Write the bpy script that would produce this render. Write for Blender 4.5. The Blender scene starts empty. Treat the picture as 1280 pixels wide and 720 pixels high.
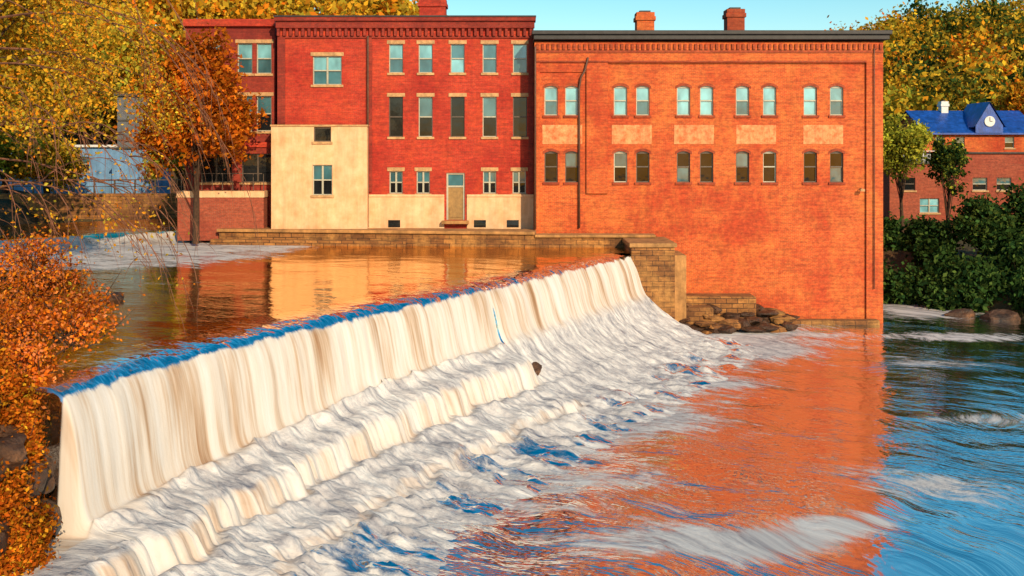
import bpy, math, random
import numpy as np
from mathutils import Vector
random.seed(3); rng=np.random.default_rng(7)
sc=bpy.context.scene
sc.view_settings.view_transform='Standard'; sc.view_settings.look='None'; sc.view_settings.exposure=0
CH=9.55; F=1280.0
def X(px,Y): return (px-640)/F*Y
def Z(py,Y): return CH-(py-195)/F*Y
# ---------------------------------------------------------------- noise
def _h(a,b,s):
    v=np.sin(a*127.1+b*311.7+s*74.7)*43758.5453
    return v-np.floor(v)
def vn(x,y=0,s=0):
    x=np.asarray(x,float)+0*np.asarray(y,float); y=np.asarray(y,float)+0*x
    xi=np.floor(x); yi=np.floor(y); fx=x-xi; fy=y-yi
    fx=fx*fx*(3-2*fx); fy=fy*fy*(3-2*fy)
    a=_h(xi,yi,s)*(1-fx)+_h(xi+1,yi,s)*fx
    b=_h(xi,yi+1,s)*(1-fx)+_h(xi+1,yi+1,s)*fx
    return a*(1-fy)+b*fy
def fbm(x,y=0,s=0,o=4):
    r=0;A=0.5;t=0;k=1.0
    for i in range(o):
        r=r+A*vn(np.asarray(x)*k,np.asarray(y)*k,s+i*3); t+=A; A*=.5; k*=2.03
    return r/t
def ss(a,b,v):
    t=np.clip((v-a)/(b-a),0,1); return t*t*(3-2*t)
# ---------------------------------------------------------------- materials
def new_mat(name):
    m=bpy.data.materials.new(name); m.use_nodes=True
    nt=m.node_tree; b=nt.nodes['Principled BSDF']; return m,nt,b
def N(nt,t,**kw):
    n=nt.nodes.new(t)
    for k,v in kw.items():
        if k in n.inputs: n.inputs[k].default_value=v
        else: setattr(n,k,v)
    return n
def L(nt,a,b): nt.links.new(a,b)
def mix(nt,fac,a,b,mode='MIX'):
    n=nt.nodes.new('ShaderNodeMix'); n.data_type='RGBA'; n.blend_type=mode
    for sock,v in ((n.inputs[0],fac),(n.inputs[6],a),(n.inputs[7],b)):
        if hasattr(v,'links'): L(nt,v,sock)
        else:
            sock.default_value=v if not isinstance(v,tuple) else (v+(1,))[:4]
    return n.outputs[2]
def ramp(nt,fac,stops):
    n=nt.nodes.new('ShaderNodeValToRGB'); e=n.color_ramp.elements
    while len(e)<len(stops): e.new(0.5)
    for el,(p,c) in zip(e,stops):
        el.position=p; el.color=(c+(1,))[:4] if isinstance(c,tuple) else (c,c,c,1)
    L(nt,fac,n.inputs[0]); return n.outputs[0]
def noise(nt,vec,scale,detail=4,rough=.55):
    n=N(nt,'ShaderNodeTexNoise'); n.inputs['Scale'].default_value=scale
    n.inputs['Detail'].default_value=detail; n.inputs['Roughness'].default_value=rough
    if vec is not None: L(nt,vec,n.inputs['Vector'])
    return n.outputs[0]
def mapping(nt,vec,scale,loc=(0,0,0)):
    n=N(nt,'ShaderNodeMapping'); n.inputs['Scale'].default_value=scale; n.inputs['Location'].default_value=loc
    L(nt,vec,n.inputs[0]); return n.outputs[0]
def bump(nt,h,strength,dist,b):
    n=N(nt,'ShaderNodeBump'); n.inputs['Distance'].default_value=dist
    if hasattr(strength,'links'): L(nt,strength,n.inputs['Strength'])
    else: n.inputs['Strength'].default_value=strength
    L(nt,h,n.inputs['Height']); 
    if b is not None: L(nt,n.outputs[0],b.inputs['Normal'])
    return n.outputs[0]
def objco(nt): return N(nt,'ShaderNodeTexCoord').outputs['Object']
def brick_mat(name,c1,c2,mortar,stain,lift,bw=.23,bh=.078,seed=0,patch=.5,lf=.45):
    m,nt,b=new_mat(name); oc=objco(nt)
    sp=N(nt,'ShaderNodeSeparateXYZ'); L(nt,oc,sp.inputs[0])
    ad=N(nt,'ShaderNodeMath',operation='ADD'); L(nt,sp.outputs[0],ad.inputs[0]); L(nt,sp.outputs[1],ad.inputs[1])
    cb=N(nt,'ShaderNodeCombineXYZ'); L(nt,ad.outputs[0],cb.inputs[0]); L(nt,sp.outputs[2],cb.inputs[1])
    br=N(nt,'ShaderNodeTexBrick'); L(nt,cb.outputs[0],br.inputs['Vector'])
    br.inputs['Scale'].default_value=1; br.inputs['Brick Width'].default_value=bw; br.inputs['Row Height'].default_value=bh
    br.inputs['Mortar Size'].default_value=.010 if bw<.5 else .02; br.inputs['Bias'].default_value=0
    br.inputs['Color1'].default_value=c1+(1,); br.inputs['Color2'].default_value=c2+(1,); br.inputs['Mortar'].default_value=mortar+(1,)
    v=mapping(nt,oc,(1,1,1),(seed*7.3,0,seed*3.1))
    big=noise(nt,v,.3,7,.68)
    col=mix(nt,ramp(nt,big,[(.42,0.0),(.62,.8)]),br.outputs[0],stain,'MIX')
    sv=mapping(nt,oc,(.9,.9,.5),(seed,0,0))
    st=noise(nt,sv,.8,6,.7)
    col=mix(nt,ramp(nt,st,[(.48,0.0),(.72,lf)]),col,lift,'MIX')
    fine=noise(nt,v,5,5,.8)
    col=mix(nt,.8,col,ramp(nt,fine,[(.34,.42),(.64,1.0)]),'MULTIPLY')
    pat=noise(nt,mapping(nt,oc,(.7,.7,6.5)),1.4,4,.75)
    col=mix(nt,patch,col,ramp(nt,pat,[(.36,.42),(.62,1.0)]),'MULTIPLY')
    L(nt,col,b.inputs['Base Color']); b.inputs['Roughness'].default_value=.9
    bump(nt,br.outputs['Fac'],-.35,.01,b)
    return m
M={}
M['mill']=brick_mat('mill_brick',(.88,.140,.018),(.68,.085,.012),(.62,.24,.08),(.52,.045,.010),(.95,.31,.055),patch=.6)
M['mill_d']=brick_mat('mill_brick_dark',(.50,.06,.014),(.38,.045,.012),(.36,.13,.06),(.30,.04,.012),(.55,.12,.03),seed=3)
M['red']=brick_mat('red_brick',(.74,.042,.012),(.56,.026,.010),(.48,.12,.06),(.40,.016,.008),(.80,.11,.022),seed=1,patch=.6)
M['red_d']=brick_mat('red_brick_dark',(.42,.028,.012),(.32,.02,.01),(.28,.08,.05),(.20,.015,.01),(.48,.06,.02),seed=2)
M['brown']=brick_mat('brown_brick',(.54,.09,.035),(.42,.06,.025),(.3,.16,.1),(.34,.05,.025),(.58,.15,.06),seed=5)
M['stone']=brick_mat('rubble_stone',(.56,.24,.06),(.32,.12,.03),(.08,.035,.015),(.14,.055,.018),(.66,.33,.09),bw=.62,bh=.27,seed=4,patch=.7,lf=.8)
def plain(name,col,rough=.7,var=.25,scale=3,metal=0,b2=None,spec=None):
    m,nt,b=new_mat(name); oc=objco(nt)
    n=noise(nt,oc,scale,7,.7)
    c2=b2 or tuple(c*(1-var*1.6) for c in col)
    c=ramp(nt,n,[(.34,c2),(.64,col)])
    st=noise(nt,mapping(nt,oc,(2.2,2.2,.25)),1.2,5,.7)
    c=mix(nt,min(1,var*2.2),c,ramp(nt,st,[(.36,.55),(.6,1.0)]),'MULTIPLY')
    L(nt,c,b.inputs['Base Color']); b.inputs['Roughness'].default_value=rough; b.inputs['Metallic'].default_value=metal
    bump(nt,noise(nt,oc,scale*6,4),.25,.02,b)
    return m
M['cream']=plain('cream_stucco',(.78,.52,.30),.85,.2,1.2,b2=(.66,.36,.17))
M['sandstone']=plain('sandstone_trim',(.62,.36,.16),.85,.25,4)
M['faded']=plain('faded_painted_panel',(.74,.36,.15),.9,.3,3.5,b2=(.62,.12,.03))
M['black']=plain('black_roof_trim',(.03,.028,.03),.6,.3,3)
M['frame']=plain('window_frame_paint',(.46,.44,.34),.5,.15,5)
M['frame_d']=plain('window_frame_dark',(.10,.07,.05),.5,.2,5)
M['pipe']=plain('downpipe_metal',(.16,.07,.04),.5,.3,5)
M['metal']=plain('galvanised_metal',(.24,.25,.27),.45,.2,3,metal=.3)
M['bluewall']=plain('pale_blue_wall',(.18,.38,.66),.7,.25,.8)
M['blueroof']=plain('blue_roof_sheet',(.015,.10,.50),.45,.35,1.5)
M['white']=plain('white_paint',(.75,.75,.72),.6,.1,4)
M['door']=plain('door_wood',(.35,.20,.06),.6,.2,5)
M['roofgrey']=plain('roofing_felt',(.08,.075,.07),.9,.2,1)
M['concrete']=plain('weathered_concrete',(.54,.27,.09),.9,.32,1.5)
M['bark']=plain('bark',(.10,.05,.025),.95,.4,8)
M['bark_l']=plain('pale_bark',(.26,.10,.05),.95,.4,8)
def rockm():
    m,nt,b=new_mat('wet_rock'); oc=objco(nt)
    n=noise(nt,oc,1.6,8,.7)
    L(nt,ramp(nt,n,[(.34,(.02,.012,.008)),(.55,(.09,.04,.018)),(.75,(.30,.13,.05))]),b.inputs['Base Color'])
    b.inputs['Roughness'].default_value=.5; bump(nt,noise(nt,oc,5,8,.7),.9,.15,b); return m
M['rock']=rockm()
def glass(name,base,spec,rough=.04):
    m,nt,b=new_mat(name); oc=objco(nt)
    n=noise(nt,mapping(nt,oc,(.9,.9,.5)),1.3,2)
    c=ramp(nt,n,[(.35,tuple(x*.5 for x in base)),(.65,base)])
    L(nt,c,b.inputs['Base Color']); b.inputs['Roughness'].default_value=rough
    b.inputs['IOR'].default_value=spec
    bump(nt,noise(nt,oc,1.1,2),.12,.05,b)
    return m
M['gl_l']=glass('window_glass_blind_painted_sky',(.22,.54,.62),1.8)  # pale blind, with a cyan sky reflection painted into the base colour
M['gl_m']=glass('window_glass',(.06,.18,.22),1.8)
M['gl_d']=glass('window_glass_dark',(.012,.014,.016),1.5)
def foliage_mat():
    m,nt,b=new_mat('foliage')
    a=N(nt,'ShaderNodeAttribute'); a.attribute_name='Col'
    d=N(nt,'ShaderNodeBsdfDiffuse'); L(nt,a.outputs['Color'],d.inputs['Color'])
    tr=N(nt,'ShaderNodeBsdfTranslucent'); L(nt,a.outputs['Color'],tr.inputs['Color'])
    mx=N(nt,'ShaderNodeMixShader'); mx.inputs[0].default_value=.32
    L(nt,d.outputs[0],mx.inputs[1]); L(nt,tr.outputs[0],mx.inputs[2])
    nt.nodes.remove(b)
    L(nt,mx.outputs[0],nt.nodes['Material Output'].inputs[0]); return m
M['leaf']=foliage_mat()
def ground_mat():
    m,nt,b=new_mat('ground_soil'); oc=objco(nt)
    n1=noise(nt,oc,.25,8,.65); n2=noise(nt,oc,2.3,6,.7)
    c=ramp(nt,n1,[(.35,(.04,.05,.012)),(.5,(.11,.06,.02)),(.65,(.26,.10,.02))])
    c=mix(nt,.8,c,ramp(nt,n2,[(.3,.25),(.7,1.0)]),'MULTIPLY')
    L(nt,c,b.inputs['Base Color']); b.inputs['Roughness'].default_value=.95
    bump(nt,n2,.8,.3,b); return m
M['ground']=ground_mat()
def water_mat(name):
    m,nt,b=new_mat(name)
    def attr(n_):
        a=N(nt,'ShaderNodeAttribute'); a.attribute_name=n_; return a.outputs['Fac']
    fo=attr('foam'); fl=attr('fall'); wa=attr('warm'); ro=attr('rough')
    uv=N(nt,'ShaderNodeUVMap'); uv.uv_map='flow'
    u=uv.outputs[0]
    s1=noise(nt,mapping(nt,u,(.30,3.0,1)),1,3,.6)
    s2=noise(nt,mapping(nt,u,(.55,1.0,1),(5,3,0)),1,5,.68)
    s3=noise(nt,mapping(nt,u,(.10,9,1),(2,9,0)),1,2,.6)
    s4=noise(nt,mapping(nt,u,(2.2,3.4,1),(2,1,0)),1,4,.72)
    s5=noise(nt,mapping(nt,u,(.12,1.1,1),(4,4,0)),1,3,.55)
    def math_(op,a,b_=None,clamp=False):
        n=N(nt,'ShaderNodeMath',operation=op); n.use_clamp=clamp
        for i,v in enumerate((a,b_)):
            if v is None: continue
            if hasattr(v,'links'): L(nt,v,n.inputs[i])
            else: n.inputs[i].default_value=v
        return n.outputs[0]
    nn=math_('ADD',math_('ADD',math_('MULTIPLY',s1,.30),math_('MULTIPLY',s2,.40)),math_('MULTIPLY',s4,.30))
    v=math_('ADD',nn,math_('MULTIPLY',math_('SUBTRACT',fo,.5),.62))
    mr=N(nt,'ShaderNodeMapRange'); mr.interpolation_type='SMOOTHSTEP'
    L(nt,v,mr.inputs[0]); mr.inputs[1].default_value=.46; mr.inputs[2].default_value=.65
    fac=mr.outputs[0]
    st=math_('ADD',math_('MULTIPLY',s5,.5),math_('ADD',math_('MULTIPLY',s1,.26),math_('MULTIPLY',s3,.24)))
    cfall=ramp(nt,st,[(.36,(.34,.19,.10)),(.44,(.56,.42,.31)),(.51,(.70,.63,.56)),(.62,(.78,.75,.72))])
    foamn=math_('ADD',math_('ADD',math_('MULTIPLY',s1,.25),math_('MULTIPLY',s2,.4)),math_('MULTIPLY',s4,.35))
    cfoam=ramp(nt,foamn,[(.38,(.20,.21,.26)),(.46,(.48,.47,.49)),(.55,(.72,.70,.69)),(.66,(.80,.79,.78))])  # blue-grey shade in the foam hollows is painted into this ramp
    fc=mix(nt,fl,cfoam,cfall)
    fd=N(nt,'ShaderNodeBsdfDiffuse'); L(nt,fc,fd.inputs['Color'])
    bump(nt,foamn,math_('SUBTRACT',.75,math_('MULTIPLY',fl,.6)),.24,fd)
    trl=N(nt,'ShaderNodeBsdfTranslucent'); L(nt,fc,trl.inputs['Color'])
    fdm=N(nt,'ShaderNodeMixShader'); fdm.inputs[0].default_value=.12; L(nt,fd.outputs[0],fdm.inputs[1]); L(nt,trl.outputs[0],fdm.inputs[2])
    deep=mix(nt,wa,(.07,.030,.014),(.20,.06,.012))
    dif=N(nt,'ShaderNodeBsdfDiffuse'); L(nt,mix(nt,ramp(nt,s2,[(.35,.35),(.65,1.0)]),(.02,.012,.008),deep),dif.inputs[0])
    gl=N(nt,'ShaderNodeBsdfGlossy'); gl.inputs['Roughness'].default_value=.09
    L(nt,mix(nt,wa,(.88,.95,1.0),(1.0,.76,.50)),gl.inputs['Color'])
    r1=noise(nt,mapping(nt,u,(.9,1.9,1)),1,3,.6)
    r2=noise(nt,mapping(nt,u,(.30,.45,1),(3,3,0)),1,1,.5)
    rh=math_('ADD',math_('MULTIPLY',r1,.35),r2)
    bn=N(nt,'ShaderNodeBump'); bn.inputs['Distance'].default_value=.28
    L(nt,rh,bn.inputs['Height']); L(nt,ro,bn.inputs['Strength'])
    L(nt,bn.outputs[0],gl.inputs['Normal'])
    fr=N(nt,'ShaderNodeFresnel'); fr.inputs[0].default_value=1.5; L(nt,bn.outputs[0],fr.inputs['Normal'])
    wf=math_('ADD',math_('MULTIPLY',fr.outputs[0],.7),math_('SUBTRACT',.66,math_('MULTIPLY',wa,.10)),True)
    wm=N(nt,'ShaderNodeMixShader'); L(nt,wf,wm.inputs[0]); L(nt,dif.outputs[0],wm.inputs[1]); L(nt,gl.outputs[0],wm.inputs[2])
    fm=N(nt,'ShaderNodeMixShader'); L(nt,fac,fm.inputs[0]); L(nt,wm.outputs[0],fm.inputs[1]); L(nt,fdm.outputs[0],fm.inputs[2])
    nt.nodes.remove(b)
    L(nt,fm.outputs[0],nt.nodes['Material Output'].inputs[0])
    return m
M['water']=water_mat('river_water')
# ---------------------------------------------------------------- mesh helpers
def link(ob,parent=None):
    sc.collection.objects.link(ob)
    if parent: ob.parent=parent
    return ob
def empty(name,loc=(0,0,0)):
    e=bpy.data.objects.new(name,None); e.empty_display_size=.5; link(e); return e
class MB:
    def __init__(s): s.v=[]; s.f=[]
    def poly(s,pts):
        o=len(s.v); s.v+= [tuple(p) for p in pts]; s.f.append(tuple(range(o,o+len(pts))))
    def box(s,x0,x1,y0,y1,z0,z1):
        o=len(s.v)
        s.v+=[(x0,y0,z0),(x1,y0,z0),(x1,y1,z0),(x0,y1,z0),(x0,y0,z1),(x1,y0,z1),(x1,y1,z1),(x0,y1,z1)]
        s.f+=[tuple(o+i for i in q) for q in ((0,3,2,1),(4,5,6,7),(0,1,5,4),(1,2,6,5),(2,3,7,6),(3,0,4,7))]
        return s
    def tube(s,pts,rad,n=6):
        pts=[Vector(p) for p in pts]; o=len(s.v)
        for i,p in enumerate(pts):
            d=(pts[min(i+1,len(pts)-1)]-pts[max(i-1,0)]).normalized()
            a=d.cross(Vector((.3,.9,.1))); 
            if a.length<.1: a=d.cross(Vector((1,0,0)))
            a.normalize(); b=d.cross(a)
            for k in range(n):
                t=2*math.pi*k/n; q=p+(a*math.cos(t)+b*math.sin(t))*rad[i]; s.v.append(tuple(q))
        for i in range(len(pts)-1):
            for k in range(n):
                s.f.append((o+i*n+k,o+i*n+(k+1)%n,o+(i+1)*n+(k+1)%n,o+(i+1)*n+k))
        s.f.append(tuple(o+(len(pts)-1)*n+k for k in range(n)))
        return s
    def build(s,name,mat,parent=None,smooth=False,bevel=0):
        if not s.v: return None
        me=bpy.data.meshes.new(name); me.from_pydata(s.v,[],s.f); me.materials.append(mat)
        if smooth: me.polygons.foreach_set('use_smooth',[True]*len(me.polygons))
        ob=bpy.data.objects.new(name,me); link(ob,parent)
        if bevel:
            md=ob.modifiers.new('bevel','BEVEL'); md.width=bevel; md.segments=2
        return ob
def npmesh(name,co,quads,mat,parent=None,smooth=False,attrs=None,uv=None,col=None):
    me=bpy.data.meshes.new(name); nq=len(quads)
    me.vertices.add(len(co)); me.vertices.foreach_set('co',np.asarray(co,np.float32).ravel())
    me.loops.add(nq*4); me.loops.foreach_set('vertex_index',np.asarray(quads,np.int32).ravel())
    me.polygons.add(nq); me.polygons.foreach_set('loop_start',np.arange(0,nq*4,4,dtype=np.int32))
    me.polygons.foreach_set('loop_total',np.full(nq,4,np.int32))
    if smooth: me.polygons.foreach_set('use_smooth',np.ones(nq,bool))
    me.update(calc_edges=True)
    if attrs:
        for k,a in attrs.items():
            at=me.attributes.new(k,'FLOAT','POINT'); at.data.foreach_set('value',np.asarray(a,np.float32).ravel())
    if uv is not None:
        ul=me.uv_layers.new(name='flow'); ul.data.foreach_set('uv',np.asarray(uv,np.float32)[np.asarray(quads).ravel()].ravel())
    if col is not None:
        ca=me.color_attributes.new('Col','FLOAT_COLOR','POINT'); ca.data.foreach_set('color',np.asarray(col,np.float32).ravel())
    me.materials.append(mat); ob=bpy.data.objects.new(name,me); link(ob,parent); return ob
def gridq(nr,nc):
    i=np.arange(nr-1)[:,None]*nc+np.arange(nc-1)[None,:]
    return np.stack([i,i+1,i+nc+1,i+nc],-1).reshape(-1,4)
# ---------------------------------------------------------------- dam geometry
CY=np.array([10,20,23,26.1,31.85,40.6,47,53.4,60]); CX=np.array([-10.6,-10.3,-9.8,-8.8,-6.0,-.95,2.5,6.05,9.7])
def xc(Y):
    Y=np.asarray(Y,float); k=np.array([-1.6,-.8,0,.8,1.6]); w=np.array([.1,.25,.3,.25,.1])
    return sum(wi*np.interp(Y+ki,CY,CX) for ki,wi in zip(k,w))
def uf(x,Y): return (x-xc(Y))*.875
ZU=4.45; ZU2=4.98
def xb(Y): return np.interp(Y,[20,23,37,60,80,120],[-10.4,-11.2,-19.5,-31.5,-36,-60])
WA=np.array([-32.5,52.5]); WB=np.array([-17.2,66.0]); WD=(WB-WA)/np.linalg.norm(WB-WA); WN=np.array([WD[1],-WD[0]])
def wd(x,Y): return (x-WA[0])*WN[0]+(Y-WA[1])*WN[1]
# ---------------------------------------------------------------- terrain
def terrain(x,Y):
    u=uf(x,Y)
    fb=np.interp(x,[-18.5,-16.8],[77,59.2])-Y
    dpool=np.minimum(np.minimum(x-xb(Y),Y-22.6),fb)
    yb=np.interp(x,[20.6,21.4,25,30,40,60,120,400],[60,75,68.5,60.5,55,49,42,30])
    dlow=np.minimum(np.where(Y<22.6,(x+10.2),50),yb-Y)
    dlow=np.minimum(dlow,200)
    low=u>-.55
    d=np.where(low,dlow,dpool)
    bed=np.where(low,-1.6,3.2)
    land=5.0+0*x
    land=land+ss(-34,-60,x)*2.0+1.2*ss(60,76,Y)*ss(-17,-20,x)
    land=land - 2.2*ss(22,26,x)*ss(56,62,Y)*ss(90,75,Y)
    land=land+ss(84,105,Y)*4.5*ss(30,40,x)
    land=land+20*ss(95,150,Y)*ss(6,-20,x)+17*ss(105,185,Y)*ss(34,72,x)+5*ss(120,200,Y)*ss(76,110,x)
    land=land+(fbm(x*.15,Y*.15,3)-.5)*1.2*ss(0,4,-d)+ (fbm(x*.8,Y*.8,9)-.5)*.35
    land=np.where(Y>185,land-ss(185,400,Y)*6,land)
    wdt=np.where((x<-17),2.6,1.2); wdt=np.where(x>22,5.0,wdt)
    t=ss(-1,0.6,d/wdt)
    return land*(1-t)+bed*t
gx=np.concatenate([np.linspace(-700,-70,36),np.linspace(-68,-36,33),np.linspace(-35.5,35,200),np.linspace(36,110,75),np.linspace(118,700,34)])
gy=np.concatenate([np.linspace(-300,0,14),np.linspace(4,16,10),np.linspace(16.5,80,165),np.linspace(81,200,100),np.linspace(208,1500,40)])
GX,GY=np.meshgrid(gx,gy); GZ=terrain(GX,GY)
npmesh('ground',np.stack([GX,GY,GZ],-1).reshape(-1,3),gridq(len(gy),len(gx)),M['ground'],smooth=True)
# ---------------------------------------------------------------- water: main fall sheet
def sheet():
    Ys=np.concatenate([np.linspace(13,22.3,160,endpoint=False),np.linspace(22.3,54.4,1200)])
    Xs=xc(Ys)
    tx=np.gradient(Xs,Ys); ty=np.ones_like(Ys); ln=np.hypot(tx,ty); tx/=ln; ty/=ln
    k=np.ones(61)/61
    txp=np.convolve(np.pad(tx,30,'edge'),k,'valid'); typ=np.convolve(np.pad(ty,30,'edge'),k,'valid')
    nx,ny=typ,-txp
    t=np.concatenate([[0],np.cumsum(np.hypot(np.diff(Xs),np.diff(Ys)))])
    top=[(-2.1,4.45),(-.75,4.447),(-.42,4.43),(-.20,4.37),(-.03,4.25),(.12,4.0)]
    PL=np.array(top+[(.26,3.5),(.36,2.9),(.43,2.3),(.50,1.85),(.62,1.52),(.9,1.42),(1.5,1.36),(2.0,1.28),(2.2,1.12),(2.34,.85),(2.46,.58),(2.8,.50),(3.4,.46),(3.9,.42),(4.15,.32),(4.35,.12),(5.0,.08),(5.8,.05),(6.8,.02),(8.4,-.14)])
    PR=np.array(top+[(.30,3.6),(.42,3.15),(.54,2.7),(.70,2.3),(.95,1.98),(1.3,1.62),(1.7,1.32),(2.1,1.06),(2.5,.85),(2.9,.68),(3.4,.5),(3.9,.36),(4.5,.22),(5.0,.15),(5.6,.10),(6.8,.02),(8.4,-.14)])
    n=160; kk=np.linspace(0,len(PL)-1,n); base=np.arange(len(PL)); kr=np.linspace(0,len(PR)-1,n); br=np.arange(len(PR))
    ul=np.interp(kk,base,PL[:,0]); zl=np.interp(kk,base,PL[:,1]); ur=np.interp(kr,br,PR[:,0]); zr=np.interp(kr,br,PR[:,1])
    sm=lambda a:np.convolve(np.pad(a,3,'edge'),[.07,.13,.18,.24,.18,.13,.07],'valid')
    ul,zl,ur,zr=map(sm,(ul,zl,ur,zr))
    b=ss(40.2,41.0,Ys)[:,None]
    rise=(1+.40*ss(24,38,Ys))[:,None]
    U=ul[None]*(1-b)+ur[None]*b; Zl=zl[None]+0*rise; Zl=np.where(Zl<1.55,Zl*rise,Zl+(1.55*rise-1.55)*ss(3.6,1.55,Zl))
    Zz=Zl*(1-b)+zr[None]*b
    T=t[:,None]+0*U; U0=U.copy()
    fallm=ss(4.2,3.8,Zz)*(U<.9)*ss(1.4,2.2,Zz)
    U=U+fallm*(.13*(fbm(T*1.1,Zz*.12,2,3)-.5)+.025*(vn(T*5,Zz*.12,5)-.5))
    Zz=Zz+ss(-1.4,-.5,U0)*ss(.3,-.05,U0)*(fbm(T*1.3,U0*2.2,8)-.5)*.16
    ap=ss(.6,1.0,U0)*ss(8,6,U0)
    U=U+ap*(((fbm(T*.45,0*T,12,4)-.5)*1.3+(fbm(T*2.4,0*T,13,3)-.5)*.6)*(1-b)+.3*(fbm(T*1.8,U0*.25,14,3)-.5))
    big=ss(3.2,5.2,U0)
    Zz=Zz+ap*((fbm(T*2.6,U0*1.6,16,5)-.5)*(.26+.22*big)+(fbm(T*1.1,U0*.8,18,3)-.5)*(.10+.34*big))
    Zz=Zz+(1-b*.6)*(.22*np.exp(-((U0-.92)/.22)**2)+.18*np.exp(-((U0-2.85)/.25)**2)+.14*np.exp(-((U0-4.7)/.3)**2))*(.2+1.6*fbm(T*1.9,U0*2,25,4))*ss(.55,.75,U0)
    side=ss(22.55,22.3,Ys)[:,None]
    Zz=np.where(Zz>1.3,Zz*(1-side)+(1.25+.1*(fbm(T,U,19)-.5))*side,Zz)
    PX=Xs[:,None]+nx[:,None]*U; PY=Ys[:,None]+ny[:,None]*U
    arc=np.concatenate([np.zeros((len(t),1)),np.cumsum(np.hypot(np.diff(U0,axis=1),np.diff(Zz,axis=1)),axis=1)],1)
    foam=ss(-.22,.12,U0+.10*(fbm(T*2.2,0*T,27,3)-.5))*.97+0*T
    foam=foam-.34*ss(.8,1.4,U0)*ss(.50,.66,fbm(T*1.5,U0*.6,21))*(.4+.6*big)
    foam=foam-.22*ss(3.6,6.8,U0)
    foam=foam-.16*fallm*ss(3.4,4.1,Zz)
    seam=np.exp(-((T-t[np.argmin(abs(Ys-40.6))])/.06)**2)*ss(.1,.4,U0)*ss(1.2,.7,U0)
    foam=foam-seam*.9
    fall=ss(-.2,.1,U0)*ss(1.1,.6,U0)+(.8*ss(2.0,2.2,U0)*ss(2.8,2.5,U0)+.5*ss(4.0,4.15,U0)*ss(4.7,4.4,U0))*(1-b)
    rough=.35+.5*ss(-1.6,-.3,U0)
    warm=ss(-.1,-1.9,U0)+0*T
    co=np.stack([PX,PY,Zz],-1).reshape(-1,3)
    drift=T+.10*np.clip(U0-1,0,9)**1.4*(fbm(T*.12,0*T,23)-.2)+ap*.5*(fbm(T*.8,U0*.8,28,3)-.5)
    uv=np.stack([arc,drift],-1).reshape(-1,2)
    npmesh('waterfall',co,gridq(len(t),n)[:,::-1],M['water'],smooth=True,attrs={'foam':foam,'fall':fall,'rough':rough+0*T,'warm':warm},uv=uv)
sheet()
def flowuv(x,Y,w=1.6):
    s=x*.48+Y*.877; u=uf(x,Y)
    wx=(fbm(x*.10,Y*.10,31)-.5)*w*5.5*ss(3,12,abs(u)); wy=(fbm(x*.10+9,Y*.10,33)-.5)*w*5.5*ss(3,12,abs(u))
    s=s+wx+.012*np.clip(u-4,0,40)**2*.8
    return np.stack([u+wy,s],-1)
def masked(name,gx,gy,zf,maskf,attrf,uvf,mat='water'):
    A,B=np.meshgrid(gx,gy); q=gridq(len(gy),len(gx))
    a=A.ravel(); b=B.ravel(); keep=maskf(a,b)
    q=q[keep[q].all(1)]
    use=np.unique(q); mp=-np.ones(len(a),int); mp[use]=np.arange(len(use)); q=mp[q]; a=a[use]; b=b[use]
    return npmesh(name,np.stack([a,b,zf(a,b)],-1),q,M[mat],smooth=True,attrs=attrf(a,b),uv=uvf(a,b))
def lowattr(x,Y):
    u=uf(x,Y)
    f=np.interp(u,[0,5,7.5,10.5,14,20,30],[.85,.74,.56,.34,.20,.12,.10])
    f=f+.62*(fbm(x*.16,Y*.24,41,5)-.5)
    g=lambda cx,cy,rx,ry,a:a*np.exp(-((x-cx)/rx)**2-((Y-cy)/ry)**2)
    f=f+g(12.3,29.5,2.6,1.7,.55)+g(15,26,3,2.4,.5)+g(10.8,32,1.3,1.3,.25)+g(5.5,25.3,4.0,1.2,.5)+g(8.8,26.8,1.6,.8,.34)+g(25.5,63,4,4,.65)+g(24,54,6,1.6,.5)+g(20,47,4,1.2,.38)+g(10.5,51,4,3,.34)+g(3,37,2,6,.12)+g(17,37,3.5,1.2,.34)+g(8,43,3,1.2,.25)
    r=np.interp(u,[4,9,16,30],[1.0,.75,.45,.38])
    return {'foam':f,'fall':0*x,'rough':r,'warm':0*x}
def lowz(x,Y):
    u=uf(x,Y); return (fbm(x*.8,Y*.8,51)-.5)*.26*ss(13,4,u)
masked('river',np.concatenate([np.linspace(-14,32,230),np.linspace(33,140,60)]),np.concatenate([np.linspace(-60,14,20),np.linspace(14.5,76,270)]),lowz,
       lambda x,Y:(uf(x,Y)>1.2)|((Y<23)&(x>-14)),lowattr,flowuv)
def poolattr(x,Y):
    d=wd(x,Y)
    f=np.interp(d,[0,2,7,14,20],[.98,.90,.78,.55,.05])*ss(-7,-14,x)*ss(40,45,Y)
    f=f+.30*(fbm(x*.2,Y*.25,61)-.5)*ss(.05,.3,f)
    g=lambda cx,cy,rx,ry,a:a*np.exp(-((x-cx)/rx)**2-((Y-cy)/ry)**2)
    f=f+g(-14,41,4,1.2,.44)+.02
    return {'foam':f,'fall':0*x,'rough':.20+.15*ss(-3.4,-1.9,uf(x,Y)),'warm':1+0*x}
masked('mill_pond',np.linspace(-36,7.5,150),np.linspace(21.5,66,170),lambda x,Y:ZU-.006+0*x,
       lambda x,Y:(wd(x,Y)>.8)&np.where(Y<53.4,uf(x,Y)<-1.0,x<7.2)&(Y<67),poolattr,lambda x,Y:flowuv(x,Y,.8))
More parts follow.
